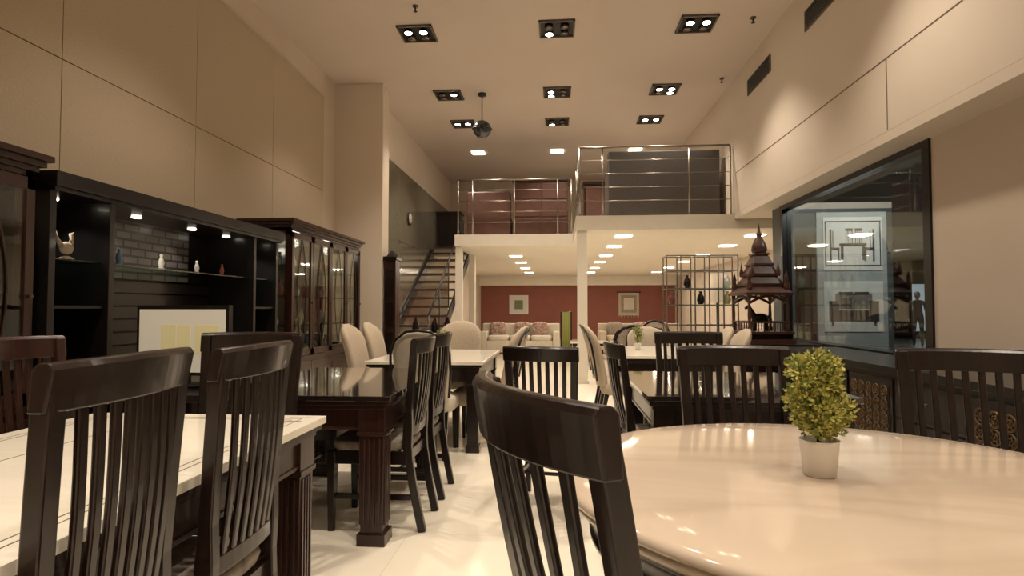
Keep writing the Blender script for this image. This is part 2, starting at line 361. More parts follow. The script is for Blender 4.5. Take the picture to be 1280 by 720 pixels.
b.box(-1.9,-0.98,12.45,12.7,2.76,3.66,'brown'); b.box(-1.7,-0.98,12.7,13.3,2.76,3.15,'brown'); b.box(-1.9,-1.7,12.7,13.3,2.76,3.4,'brown')
for x in (-1.85,-1.08):
    for y in (12.5,13.2): b.box(x,x+0.05,y,y+0.05,2.7,2.76,'blk')
b.done(bevel=0.03)
b = B("chest_cabinet"); b.box(-0.92,0.22,12.5,13.1,2.70,3.86,'brown'); b.box(-0.95,0.25,12.47,13.12,3.86,3.90,'mah')
for i in range(2):
    for j in range(3): b.box(-0.89+i*0.56,-0.37+i*0.56,12.485,12.5,2.76+j*0.37,3.09+j*0.37,'brown')
b.done(bevel=0.008)
b = B("wooden_cabinet"); b.box(0.55,1.3,12.3,12.8,2.70,3.75,'mah'); b.box(0.52,1.33,12.27,12.82,3.75,3.8,'mah'); b.box(0.58,0.9,12.285,12.3,2.8,3.7,'brown'); b.box(0.93,1.27,12.285,12.3,2.8,3.7,'brown'); b.done(bevel=0.006)
b = B("landing_cabinet"); b.box(-3.02,-2.45,14.9,15.4,2.70,3.6,'blk'); b.box(-3.04,-2.42,14.87,15.42,3.6,3.65,'esp'); b.box(-2.99,-2.75,14.885,14.9,2.75,3.55,'esp'); b.box(-2.73,-2.48,14.885,14.9,2.75,3.55,'esp'); b.done(bevel=0.006)
# stairs with handrail
b = B("staircase"); n = 15
for i in range(n):
    z = 0.18*(i+1); y = 9.85+0.31*i
    b.box(-3.0,-2.14,y,y+0.33,z-0.045,z-0.003,'tread')
for x in (-2.13,-3.03):
    y0 = 9.85; z0 = 0.0
    b.faces([(x,y0,z0),(x,14.42,2.45),(x,14.42,2.69),(x,y0,z0+0.24),(x+0.03,y0,z0),(x+0.03,14.42,2.45),(x+0.03,14.42,2.69),(x+0.03,y0,z0+0.24)],[(0,1,2,3),(7,6,5,4),(0,4,5,1),(1,5,6,2),(2,6,7,3),(3,7,4,0)],'dsteel')
for i in range(0,14,3):
    y = 9.98+0.31*i; z = 0.18*(i+1); b.cyl((-2.17,y,z-0.003),(-2.17,y,z+0.9),0.012,'dsteel')
b.cyl((-2.17,9.98,1.08),(-2.17,13.70,1.08+2.16),0.016,'dsteel')
b.done()
b = B("wall_clock"); b.cyl((-3.05,12.1,3.05),(-3.02,12.1,3.05),0.13,'dsteel',seg=28); b.cyl((-3.02,12.1,3.05),(-3.012,12.1,3.05),0.105,'white',seg=28); b.box(-3.012,-3.008,12.095,12.105,3.05,3.13,'blk'); b.box(-3.012,-3.008,12.1,12.16,3.045,3.055,'blk'); b.done()
b = B("carved_pedestal_cabinet"); b.box(-2.78,-2.58,9.42,9.72,0,0.25,'esp'); b.box(-2.77,-2.59,9.44,9.70,0.25,1.98,'mah'); b.box(-2.79,-2.57,9.41,9.73,1.98,2.04,'esp'); b.taper(-2.68,9.57,2.04,2.14,0.16,0.2,0.05,0.05,'esp')
for z in (0.4,0.9,1.4): b.box(-2.75,-2.61,9.425,9.44,z,z+0.42,'esp')
b.done(bevel=0.006)
b = B("stair_side_table"); b.box(-2.4,-1.5,9.0,9.4,0.78,0.82,'blk'); b.box(-2.38,-1.52,9.02,9.38,0.6,0.78,'esp')
for x in (-2.36,-1.6):
    for y in (9.04,9.3): b.box(x,x+0.06,y,y+0.06,0,0.6,'esp')
for x in (-2.2,-1.9,-1.7): b.lathe([(0.03,0.82),(0.06,0.88),(0.05,0.98),(0.02,1.04),(0.03,1.07)],(x,9.2,0),'esp',14)
b.done(bevel=0.004)

# ------------------------------------------------------------------ furniture generators
def prof_y(z, H, rake=0.10):
    if z < 0.46: return -0.08*(1-z/0.46)**1.3
    t = (z-0.46)/(H-0.46); return -rake*t**1.35
def slat_chair(x, y, ang, H=1.08, W=0.47, ns=7, wood='esp', seat='fabg', name="dining_chair", rake=0.10, bw=0.045, ch=0.085, sw=0.024, pw=0.040):
    b = B(name); zs = [0,0.12,0.25,0.38,0.46,0.55,0.65,0.75,0.85,0.95,H-0.012]
    P = lambda z: prof_y(z,H,rake)
    for sx in (-1,1):
        b.sweep([(sx*(W/2-0.050+0.030*z/H), P(z), z) for z in zs], (1,0,0), [0.036]*5+[pw]*6, [0.042]*4+[0.05]*2+[0.036]*5, wood)
    def bow(x, k=bw): return -k*(1-(x/(W/2))**2)
    n = 18; rings = []
    for i in range(n+1):
        xx = -W/2-0.004 + (W+0.008)*i/n; q = 1-(2*i/n-1)**2
        yc = P(H-0.05)+bow(max(-W/2,min(W/2,xx))); zt = H+0.004*q; zb = H-ch
        rings.append([(xx,yc+0.020,zb),(xx,yc+0.014,zt-0.012),(xx,yc+0.004,zt),(xx,yc-0.016,zt),(xx,yc-0.024,zt-0.012),(xx,yc-0.010,zb)])
    b.loft(rings, wood, False)
    b.sweep([(-W/2+0.03+(W-0.06)*i/8, P(0.53)+bow(-W/2+0.03+(W-0.06)*i/8,0.02), 0.535) for i in range(9)], (0,0,1), 0.05, 0.022, wood)
    for i in range(ns):
        xx = -W/2+0.075+(W-0.15)*i/(ns-1)
        pts = []
        for k in range(9):
            z = 0.53+(H-0.075-0.53)*k/8; kk = 0.02+(bw-0.02)*k/8
            pts.append((xx*(0.94+0.06*k/8), P(z)+bow(xx,kk)-0.012*math.sin(math.pi*k/8), z))
        b.sweep(pts, (1,0,0), sw, 0.013, wood)
    w2 = W/2-0.03
    b.box(-w2,w2,0.40,0.425,0.36,0.43,wood); b.box(-w2,w2,-0.01,0.012,0.37,0.43,wood)
    for sx in (-1,1):
        b.box(sx*w2-0.011,sx*w2+0.011,0,0.42,0.36,0.43,wood)
        b.taper(sx*w2,0.415,0,0.43,0.032,0.032,0.046,0.046,wood)
        b.box(sx*(w2-0.005)-0.009,sx*(w2-0.005)+0.009,-0.02,0.40,0.17,0.2,wood)
    b.box(-w2,w2,0.18,0.2,0.175,0.195,wood)
    b.ell((0,0.215,0.458),(w2+0.02,0.222,0.036),seat,24,8,0.45)
    return b.done((x,y,0),ang,bevel=0.004)

def fabric_chair(x, y, ang, H=1.03, fab='fabric', W=0.48, name="upholstered_chair", piping=False):
    b = B(name); n = 28; rings = []
    K = 16
    for k in range(K+1):
        t = k/K; z = 0.44+(H-0.44)*t
        hw = W/2*(0.86+0.14*math.sin(math.pi*min(1,t*1.1)*0.5))
        if t > 0.72: hw *= math.sqrt(max(0.03,1-((t-0.72)/0.29)**2.2))
        th = 0.045*(1 if t<0.85 else max(0.35,1-(t-0.85)*4.2))
        ring = []
        for j in range(n):
            a = 2*math.pi*j/n; c, s_ = math.cos(a), math.sin(a)
            px = hw*math.copysign(abs(c)**0.75,c); py = th*math.copysign(abs(s_)**0.75,s_)
            ring.append((px, py-0.02-0.14*t**1.3+0.9*px*px, z))
        rings.append(ring)
    b.loft(rings, fab, True)
    b.ell((0,0.22,0.42),(W/2,0.245,0.07),fab,28,10,0.4)
    for sx in (-1,1):
        b.taper(sx*0.19,0.40,0,0.37,0.026,0.026,0.044,0.044,'esp'); b.taper(sx*0.18,-0.05,0,0.38,0.026,0.026,0.044,0.044,'esp',sx*0.18,0.03)
    if piping:
        b.tube([(px, -0.085-0.02+0.9*px*px-0.10*((z-0.44)/(H-0.44)), z) for px,z in [(-W/2*0.93,0.5),(-W/2,0.7),(-W/2*0.98,0.84),(-W/2*0.8,0.95),(-W/2*0.4,H-0.01),(0,H),(W/2*0.4,H-0.01),(W/2*0.8,0.95),(W/2*0.98,0.84),(W/2,0.7),(W/2*0.93,0.5)]],0.011,'esp')
    return b.done((x,y,0),ang)

def rect_table(x0, x1, y0, y1, top, wood='esp', H=0.76, leg=0.12, name="dining_table", inlay=False, reed=True):
    b = B(name); tt = 0.028
    b.box(x0,x1,y0,y1,H-tt,H,top)
    b.box(x0+0.012,x1-0.012,y0+0.012,y1-0.012,H-tt-0.022,H-tt,wood)
    b.box(x0+0.03,x1-0.03,y0+0.03,y1-0.03,H-tt-0.045,H-tt-0.022,wood)
    a = 0.05
    for (q0,q1,r0,r1) in ((x0+a,x1-a,y0+a,y0+a+0.025),(x0+a,x1-a,y1-a-0.025,y1-a),(x0+a,x0+a+0.025,y0+a,y1-a),(x1-a-0.025,x1-a,y0+a,y1-a)):
        b.box(q0,q1,r0,r1,H-0.17,H-tt-0.045,wood)
        b.box(q0-0.006,q1+0.006,r0-0.006,r1+0.006,H-0.178,H-0.163,wood)
    for sx,sy in ((0,0),(0,1),(1,0),(1,1)):
        cx = x0+0.035+leg/2 if sx==0 else x1-0.035-leg/2; cy = y0+0.035+leg/2 if sy==0 else y1-0.035-leg/2
        b.box(cx-leg/2,cx+leg/2,cy-leg/2,cy+leg/2,H-0.19,H-tt-0.045,wood)
        b.taper(cx,cy,0.06,H-0.19,leg*0.82,leg*0.82,leg*0.94,leg*0.94,wood)
        b.box(cx-leg*0.52,cx+leg*0.52,cy-leg*0.52,cy+leg*0.52,0,0.06,wood)
        b.box(cx-leg*0.54,cx+leg*0.54,cy-leg*0.54,cy+leg*0.54,H-0.205,H-0.187,wood)
        if reed:
            for k in (-0.28,-0.09,0.09,0.28):
                o = leg*0.45
                b.box(cx+k*leg-0.006,cx+k*leg+0.006,cy-o-0.007,cy-o+0.01,0.1,H-0.22,wood); b.box(cx+k*leg-0.006,cx+k*leg+0.006,cy+o-0.01,cy+o+0.007,0.1,H-0.22,wood)
                b.box(cx-o-0.007,cx-o+0.01,cy+k*leg-0.006,cy+k*leg+0.006,0.1,H-0.22,wood); b.box(cx+o-0.01,cx+o+0.007,cy+k*leg-0.006,cy+k*leg+0.006,0.1,H-0.22,wood)
    if inlay:
        for d in (0.07,0.10):
            w = 0.004
            for q in ((x0+d,x1-d,y0+d,y0+d+w),(x0+d,x1-d,y1-d-w,y1-d),(x0+d,x0+d+w,y0+d,y1-d),(x1-d-w,x1-d,y0+d,y1-d)):
                b.box(q[0],q[1],q[2],q[3],H-0.001,H+0.0008,'inlay')
        b.box(x1-0.13,x1-0.05,y1-0.13,y1-0.125,H-0.001,H+0.001,'inlay'); b.box(x1-0.13,x1-0.05,y1-0.055,y1-0.05,H-0.001,H+0.001,'inlay')
        b.box(x0+0.34,x0+0.344,y0+0.1,y1-0.1,H-0.001,H+0.0008,'inlay')
    return b.done(bevel=0.003)

def leafy(b, c, rx, rz, n, mats, size=0.018, lumps=14):
    cs = []
    for i in range(lumps):
        a = random.uniform(0,2*math.pi); h = random.uniform(-0.9,0.95); rr = rx*(abs(1-abs(h)**2.6))**0.5*random.uniform(0.25,0.78)
        cs.append(Vector((c[0]+rr*math.cos(a), c[1]+rr*math.sin(a), c[2]+h*rz)))
    for i in range(n):
        q = random.choice(cs)
        d = Vector((random.gauss(0,1),random.gauss(0,1),random.gauss(0,1))).normalized()
        p = q + d*rx*random.uniform(0.12,0.40)
        u = (d+Vector((random.gauss(0,.5),random.gauss(0,.5),random.gauss(0.4,.5)))).normalized(); w = u.orthogonal().normalized()
        w = (Matrix.Rotation(random.uniform(0,6.28),3,u) @ w); s_ = size*random.uniform(0.7,1.3)
        b.faces([tuple(p),tuple(p+u*s_*0.5+w*s_*0.32),tuple(p+u*s_),tuple(p+u*s_*0.5-w*s_*0.32)],[(0,1,2,3)],random.choice(mats))

# ------------------------------------------------------------------ round table
b = B("round_dining_table"); H = 0.76
b.lathe([(0.001,H),(0.60,H),(0.725,H),(0.742,H-0.004),(0.75,H-0.014),(0.748,H-0.024),(0.738,H-0.03),(0.001,H-0.03)],(0,0,0),'marble',96)
b.lathe([(0.6,H-0.03),(0.733,H-0.0301),(0.738,H-0.038),(0.734,H-0.048),(0.722,H-0.056),(0.712,H-0.064),(0.6,H-0.064)],(0,0,0),'marbrim',96,cap=False)
b.lathe([(0.1,H-0.064),(0.70,H-0.0641),(0.70,H-0.075),(0.685,H-0.085),(0.672,H-0.09),(0.665,H-0.15),(0.672,H-0.155),(0.672,H-0.165),(0.65,H-0.17),(0.1,H-0.17)],(0,0,0),'esp',96)
b.lathe([(0.30,0),(0.32,0.02),(0.32,0.07),(0.27,0.09),(0.16,0.14),(0.12,0.22),(0.15,0.32),(0.17,0.40),(0.12,0.50),(0.14,0.56),(0.30,0.59)],(0,0,0),'esp',32)
b.done((0.757,1.66,0))
def potted(x, y, z, s=1.0, name="potted_shrub", n=2600, mats=('leaf','leaf','leafd'), sz=0.017):
    b = B(name)
    b.lathe([(0.036*s,0),(0.039*s,0.002),(0.047*s,0.085*s),(0.049*s,0.092*s),(0.045*s,0.092*s),(0.042*s,0.075*s),(0.001,0.075*s)],(0,0,0),'pot',32)
    b.cyl((0,0,0.07*s),(0,0,0.22*s),0.006*s,'soil'); b.lathe([(0.042*s,0.076*s),(0.02*s,0.08*s),(0.001,0.081*s)],(0,0,0),'soil',16,cap=False)
    for i in range(14):
        a = i*2.4; b.cyl((0,0,(0.1+0.008*i)*s),(0.05*s*math.cos(a),0.05*s*math.sin(a),(0.14+0.011*i)*s),0.002*s,'soil',seg=5)
    leafy(b,(0,0,0.205*s),0.090*s,0.088*s,n,mats,sz*s,34)
    b.done((x,y,z))
potted(0.69,1.66,0.76,1.03,n=9500,sz=0.012,mats=('leaf','leaf','leaf','leafd'))

# ------------------------------------------------------------------ chairs & tables
def face(dx, dy): return math.atan2(dy, dx) - math.pi/2
slat_chair(0.045, 1.00, face(0.906,0.44), H=1.08, W=0.455, ns=6, rake=0.10, bw=0.06, ch=0.095, sw=0.028, pw=0.044)
slat_chair(0.76, 2.60, face(0,-1), H=1.035, W=0.47)
slat_chair(1.57, 2.36, face(-0.35,-0.94), H=1.04, W=0.52, ns=8)
rect_table(-1.95,-0.95,0.62,2.42,'cream','mah',leg=0.13,inlay=True)
slat_chair(-0.90,1.14,face(-1,-0.06),H=1.11,W=0.42,ns=8,rake=0.04,bw=0.03,wood='chr')
slat_chair(-0.90,1.66,face(-1,-0.02),H=1.10,W=0.41,ns=7,rake=0.04,bw=0.03,wood='chr')
slat_chair(-1.99,2.12,face(1,0),H=1.09,W=0.42,wood='mah',rake=0.05)
slat_chair(-1.99,1.30,face(1,0),H=1.09,W=0.46,wood='mah',rake=0.05)
slat_chair(-1.38,2.58,face(0,-1),H=1.09,W=0.46,rake=0.05)
rect_table(-1.80,-0.84,2.97,4.40,'dglass','mah',leg=0.14)
slat_chair(-0.81,3.40,face(-1,0),H=1.04,W=0.44,rake=0.04)
slat_chair(-0.81,3.95,face(-1,0),H=1.04,W=0.44,rake=0.04)
slat_chair(-1.84,3.96,face(1,0),H=1.03,W=0.44,rake=0.05)
rect_table(-1.62,-0.62,4.95,6.45,'cream','esp',leg=0.11,reed=False)
fabric_chair(-1.78,5.38,face(1,0),H=1.06); fabric_chair(-1.78,5.98,face(1,0),H=1.06)
fabric_chair(-1.08,4.78,face(0,1),H=1.03,fab='fabw',piping=True)
fabric_chair(-1.10,6.68,face(0,-1),H=1.06)
fabric_chair(-0.47,5.38,face(-1,0),H=1.03,fab='fabric',piping=True); fabric_chair(-0.47,5.98,face(-1,0),H=1.03,fab='fabric',piping=True)
potted(-1.08,5.6,0.761,0.8,n=900,mats=('leafd','leafd','leaf'))
slat_chair(-0.09,3.55,face(0.2,1),H=0.98,W=0.44,rake=0.06)
rect_table(0.45,1.50,3.08,4.30,'dglass','esp',leg=0.10,reed=False)
slat_chair(0.395,3.60,face(1,0.08),H=1.0,W=0.44,rake=0.06); slat_chair(0.95,4.42,face(0,-1),H=1.03,W=0.48,rake=0.06)
rect_table(0.62,1.55,5.70,7.15,'cream','esp',leg=0.10,reed=False)
fabric_chair(0.45,6.12,face(1,0),H=1.02,fab='fabric',piping=True); fabric_chair(0.45,6.72,face(1,0),H=1.02,fab='fabric',piping=True); fabric_chair(1.08,7.35,face(0,-1),H=0.98,piping=True)
fabric_chair(1.72,6.12,face(-1,0),H=1.0); fabric_chair(1.72,6.72,face(-1,0),H=1.0)
potted(0.85,6.5,0.761,0.8,n=900,mats=('leafd','leafd','leaf'))

# ------------------------------------------------------------------ left wall units
def figurine(x,y,z,m,kind=0,s=1.0):
    b = B("figurine")
    if kind == 0: b.lathe([(0.03*s,0),(0.035*s,0.01*s),(0.02*s,0.03*s),(0.032*s,0.07*s),(0.02*s,0.11*s),(0.012*s,0.13*s),(0.018*s,0.15*s),(0.001,0.165*s)],(0,0,0),m,16)
    else:
        b.lathe([(0.05*s,0),(0.05*s,0.012*s),(0.02*s,0.03*s)],(0,0,0),m,16); b.ell((0,0,0.09*s),(0.03*s,0.06*s,0.05*s),m)
        b.tube([(0,0.03*s,0.11*s),(0,0.05*s,0.16*s),(0,0.04*s,0.2*s),(0,0.065*s,0.215*s)],[0.022*s,0.013*s,0.016*s,0.004*s],m); b.tube([(0,-0.04*s,0.1*s),(0,-0.09*s,0.15*s),(0,-0.10*s,0.21*s)],[0.02*s,0.014*s,0.004*s],m)
    b.done((x,y,z))
b = B("wall_display_unit")
xb, xf = -3.54, -3.0
b.box(xb,xf,3.32,6.24,0.06,0.80,'blk'); b.box(xb+0.03,xf-0.03,3.34,6.22,0,0.06,'blk')
for i in range(5): b.box(xf,xf+0.015,3.36+i*0.575,3.9+i*0.575,0.12,0.74,'esp'); b.cyl((xf+0.015,3.86+i*0.575,0.45),(xf+0.035,3.86+i*0.575,0.45),0.012,'steel')
b.box(xb,xb+0.02,3.32,6.24,0.8,1.93,'blk')
for y in (3.32,3.80,5.72,6.19): b.box(xb,xf,y,y+0.05,0.8,1.93,'blk')
b.box(xb,-2.94,3.30,6.26,1.93,2.02,'blk'); b.box(xb,-2.96,3.31,6.25,1.905,1.93,'esp')
b.box(xb+0.02,xb+0.10,3.85,5.35,1.44,1.93,'brick')
for i in range(6): b.box(xb+0.02,xb+0.08,3.85,5.72,0.81+i*0.104,0.905+i*0.104,'esp')
b.box(xb+0.02,xb+0.05,5.35,5.72,1.44,1.93,'esp')
for (y0,y1,z) in ((3.37,3.80,1.20),(5.77,6.19,1.20)): b.box(xb+0.02,xf-0.03,y0,y1,z,z+0.02,'blk')
for (y0,y1,z) in ((3.37,3.80,1.50),(3.85,5.72,1.50),(5.77,6.19,1.50)): b.box(xb+0.10,xf-0.05,y0,y1,z,z+0.012,'shelfglass')
for y in (3.58,4.35,5.05,5.6,5.96): b.cyl((-3.22,y,1.905),(-3.22,y,1.895),0.035,'bulb2',seg=16)
b.done(bevel=0.003)
for y in (3.58,4.35,5.05,5.96): add_light('SPOT',"cabinet_lamp",(-3.22,y,1.88),7,(1,0.90,0.77),0.03,spot=120)
figurine(-3.15,3.62,1.513,'fabric',1,0.85); figurine(-3.2,4.15,1.513,'bfig',0,0.8); figurine(-3.2,4.62,1.513,'pot',0,0.8); figurine(-3.2,5.1,1.513,'pot',0,0.7); figurine(-3.2,5.5,1.513,'rfig',0,0.7); figurine(-3.2,5.95,1.513,'pot',1,0.6); figurine(-3.2,5.95,1.221,'rfig',0,0.8)

def glass_cabinet(xb, xf, y0, y1, H, nd, wood='mah', name="glass_display_cabinet"):
    b = B(name); zb = 0.62
    b.box(xb,xf,y0,y1,0.08,zb,wood); b.box(xb,xf+0.02,y0-0.02,y1+0.02,0,0.08,wood); b.box(xb,xf+0.015,y0-0.015,y1+0.015,zb,zb+0.03,wood)
    b.box(xb,xb+0.02,y0,y1,zb,H-0.1,wood)
    for yy in (y0,y1-0.05): b.box(xf-0.06,xf,yy,yy+0.05,zb,H-0.1,wood); b.box(xb,xb+0.05,yy,yy+0.05,zb,H-0.1,wood); b.box(xb,xf,yy,yy+0.05,zb+0.03,zb+0.09,wood); b.box(xb,xf,yy,yy+0.05,H-0.18,H-0.1,wood); b.box(xb+0.05,xf-0.06,yy+0.02,yy+0.026,zb+0.09,H-0.18,'glass')
    b.box(xb,xf,y0,y1,H-0.13,H-0.1,wood)
    b.box(xb,xf+0.02,y0-0.02,y1+0.02,H-0.10,H-0.07,wood); b.box(xb,xf+0.045,y0-0.045,y1+0.045,H-0.07,H-0.035,wood); b.box(xb,xf+0.07,y0-0.07,y1+0.07,H-0.035,H,wood)
    w = (y1-y0)/nd
    for i in range(nd):
        a, c = y0+i*w+0.004, y0+(i+1)*w-0.004
        for (q0,q1,r0,r1) in ((a,a+0.055,zb+0.04,H-0.14),(c-0.055,c,zb+0.04,H-0.14),(a,c,zb+0.04,zb+0.11),(a,c,H-0.21,H-0.14)): b.box(xf,xf+0.022,q0,q1,r0,r1,wood)
        b.box(xf+0.008,xf+0.012,a+0.055,c-0.055,zb+0.11,H-0.21,'glass')
        mid = (a+c)/2
        for sg in (-1,1): b.sweep([(xf+0.016, mid+sg*0.5*(c-a-0.11)*math.sin(t*math.pi)*0.55, zb+0.11+(H-0.32-zb)*t) for t in [k/10 for k in range(11)]],(1,0,0),0.008,0.012,wood)
        b.box(xf,xf+0.018,a,c,0.12,zb-0.04,wood); b.box(xf+0.018,xf+0.024,a+0.06,c-0.06,0.18,zb-0.1,wood)
        b.cyl((xf+0.02,c-0.03,zb+0.65),(xf+0.045,c-0.03,zb+0.65),0.012,'brass')
    zs = [zb+0.03+(H-0.2-zb)*k/4 for k in range(4)]
    for z in zs[1:]: b.box(xb+0.03,xf-0.05,y0+0.06,y1-0.06,z,z+0.01,'shelfglass')
    for z in zs:
        y = y0+0.15
        while y < y1-0.15:
            m = random.choice(['pot','rfig','pot','yfig','bfig']); r = random.uniform(0.03,0.05); h = random.uniform(0.08,0.2)
            b.lathe([(r*0.6,0),(r,h*0.3),(r*0.9,h*0.6),(r*0.4,h*0.8),(r*0.55,h)],(xb+0.25+random.uniform(-0.06,0.08),y,z+0.011),m,14); y += random.uniform(0.16,0.26)
    b.done(bevel=0.003)
glass_cabinet(-3.54,-2.95,6.42,8.72,2.20,4)
glass_cabinet(-3.54,-2.98,1.5,3.18,2.08,3)
add_light('POINT',"cabinet_lamp",(-3.2,7.1,2.0),1.6,LC,0.05); add_light('POINT',"cabinet_lamp",(-3.2,8.1,2.0),1.6,LC,0.05); add_light('POINT',"cabinet_lamp",(-3.2,2.6,1.9),3,(1,0.65,0.38),0.05)
b = B("office_desk"); b.box(-2.75,-1.98,3.2,3.8,0.68,0.72,'esp')
b.box(-2.73,-2.69,3.22,3.78,0,0.68,'esp'); b.box(-2.04,-2.0,3.22,3.78,0,0.68,'esp'); b.box(-2.69,-2.04,3.74,3.78,0.2,0.68,'esp'); b.done(bevel=0.004)
b = B("computer_monitor"); b.box(-0.31,0.31,-0.02,0.02,0.07,0.50,'blk'); b.box(-0.29,0.29,-0.024,-0.02,0.09,0.475,'screen')
b.box(-0.14,0.06,-0.026,-0.024,0.20,0.38,'screeny'); b.box(0.09,0.25,-0.026,-0.024,0.20,0.38,'screeny'); b.box(-0.04,-0.034,-0.027,-0.026,0.20,0.38,'screen'); b.box(0.15,0.2,-0.027,-0.026,0.25,0.33,'screen')
b.box(-0.03,0.03,0.0,0.03,0.01,0.2,'blk'); b.ell((0,0.01,0.008),(0.13,0.09,0.008),'blk'); b.done((-2.30,3.55,0.721),R(-4),bevel=0.002)

# ------------------------------------------------------------------ right side
b = B("carved_credenza"); x0,x1 = 2.36,2.98
b.box(x0-0.03,x1,2.6,6.7,0.74,0.79,'blk'); b.box(x0,x1,2.63,6.67,0.08,0.74,'blk'); b.box(x0+0.04,x1,2.66,6.64,0,0.08,'blk')
for (y0,y1) in ((3.05,3.6),(4.48,5.02),(5.95,6.5)):
    b.box(x0-0.012,x0,y0-0.04,y1+0.04,0.22,0.70,'esp')
    b.box(x0-0.016,x0-0.012,y0,y1,0.27,0.65,'tray')
    ny, nz = 5, 4; sy = (y1-y0)/ny; sz = 0.38/nz
    for i in range(ny):
        for j in range(nz):
            c = (x0-0.02, y0+sy*(i+0.5), 0.27+sz*(j+0.5)); b.torus(c,0.043,0.006,'brass','x',16,6); b.torus(c,0.02,0.005,'brass','x',12,6); b.ell(c,(0.006,0.009,0.009),'brass',8,6)
            for a in range(6): b.ell((c[0],c[1]+0.032*math.cos(a*1.047),c[2]+0.032*math.sin(a*1.047)),(0.005,0.008,0.008),'brass',8,6)
for (y0,y1) in ((3.68,4.4),(5.1,5.87)):
    b.box(x0-0.014,x0,y0,y1,0.46,0.70,'esp'); b.box(x0-0.014,x0,y0,y1,0.2,0.44,'esp')
    for z in (0.58,0.32): b.cyl((x0-0.014,(y0+y1)/2,z),(x0-0.04,(y0+y1)/2,z),0.014,'steel')
b.done(bevel=0.003)

b = B("low_black_cabinet"); b.box(2.12,2.98,7.1,7.9,0.05,0.75,'blk'); b.box(2.08,3.0,7.06,7.94,0.75,0.79,'esp'); b.box(2.16,2.94,7.14,7.86,0,0.05,'blk')
for i in range(2): b.box(2.15+i*0.41,2.54+i*0.41,7.085,7.1,0.1,0.72,'esp')
b.done(bevel=0.004)
b = B("carved_wooden_temple"); w = 'tmpl'
def tier(z0,z1,wa,wb): b.taper(0,0,z0,z1,wa,wa,wb,wb,w)
b.box(-0.32,0.32,-0.32,0.32,0,0.05,w); b.box(-0.29,0.29,-0.29,0.29,0.05,0.11,'esp'); b.box(-0.31,0.31,-0.31,0.31,0.11,0.14,w)
for sx in (-1,1):
    for sy in (-1,1):
        b.lathe([(0.028,0.14),(0.028,0.18),(0.016,0.2),(0.022,0.34),(0.014,0.5),(0.026,0.53),(0.026,0.57)],(sx*0.25,sy*0.25,0),w,12)
        b.lathe([(0.035,0.64),(0.04,0.69),(0.02,0.74),(0.03,0.76),(0.002,0.86)],(sx*0.24,sy*0.24,0),w,10)
        b.lathe([(0.025,0.80),(0.03,0.85),(0.015,0.90),(0.002,0.98)],(sx*0.17,sy*0.17,0),w,10)
    for k in range(7): b.cyl((sx*0.27,-0.21+0.07*k,0.14),(sx*0.27,-0.21+0.07*k,0.24),0.007,w,seg=6); b.cyl((-0.21+0.07*k,0.27*sx,0.14),(-0.21+0.07*k,0.27*sx,0.24),0.007,w,seg=6)
    b.box(sx*0.27-0.01,sx*0.27+0.01,-0.25,0.25,0.24,0.26,w); b.box(-0.25,0.25,sx*0.27-0.01,sx*0.27+0.01,0.24,0.26,w)
    b.sweep([(-0.24+0.48*t,sx*0.25,0.48+0.08*math.sin(math.pi*t)) for t in [k/12 for k in range(13)]],(0,1,0),0.02,0.03,w)
    b.sweep([(sx*0.25,-0.24+0.48*t,0.48+0.08*math.sin(math.pi*t)) for t in [k/12 for k in range(13)]],(1,0,0),0.02,0.03,w)
    for k in range(9): b.cyl((-0.24+0.06*k,sx*0.295,0.55),(-0.24+0.06*k,sx*0.295,0.60),0.012,'brass',0.004,seg=6)
tier(0.57,0.60,0.60,0.62); tier(0.60,0.68,0.60,0.42); tier(0.68,0.71,0.46,0.48); tier(0.71,0.80,0.44,0.32); tier(0.80,0.83,0.36,0.38); tier(0.83,0.93,0.34,0.24); tier(0.93,0.955,0.28,0.28); tier(0.955,1.06,0.25,0.16); tier(1.06,1.08,0.20,0.20)
b.lathe([(0.08,1.08),(0.10,1.12),(0.09,1.18),(0.05,1.26),(0.03,1.29),(0.04,1.31),(0.02,1.34),(0.012,1.40),(0.001,1.46)],(0,0,0),w,16)
b.ell((0,0,0.30),(0.11,0.05,0.055),'esp'); 
for sx in (-0.08,0.08):
    for sy in (-0.03,0.03): b.cyl((sx,sy,0.14),(sx,sy,0.3),0.012,'esp',0.02)
b.tube([(-0.08,0,0.31),(-0.13,0,0.40),(-0.15,0,0.44),(-0.20,0,0.41)],[0.045,0.03,0.03,0.014],'esp'); b.tube([(0.1,0,0.32),(0.15,0,0.28),(0.15,0,0.2)],[0.015,0.012,0.004],'esp')
b.done((2.45,7.5,0.791),R(6),bevel=0.002,scale=(0.92,0.92,1.0))

b = B("metal_grid_shelf"); x0,x1 = 1.66,2.72
for x in [x0+(x1-x0)*k/5 for k in range(6)]:
    for y in (9.3,9.6): b.box(x-0.009,x+0.009,y-0.009,y+0.009,0,2.02,'steel')
for z in (0.2,0.6,0.95,1.25,1.5,1.78,2.01):
    for y in (9.3,9.6): b.box(x0,x1,y-0.008,y+0.008,z-0.008,z+0.008,'steel')
    for x in [x0+(x1-x0)*k/5 for k in range(6)]: b.box(x-0.007,x+0.007,9.3,9.6,z-0.007,z+0.007,'steel')
for z in (0.6,1.25,1.5): b.box(x0,x1,9.3,9.6,z+0.01,z+0.018,'shelfglass')
for x,z,m in ((1.76,1.27,'rfig'),(2.2,1.27,'esp'),(2.6,1.52,'pot'),(2.0,1.52,'esp'),(1.8,0.62,'pot'),(2.4,0.62,'rfig'),(2.6,1.27,'yfig')):
    b.lathe([(0.04,0),(0.06,0.06),(0.05,0.12),(0.02,0.17),(0.03,0.2)],(x,9.45,z),m,14)
b.done()
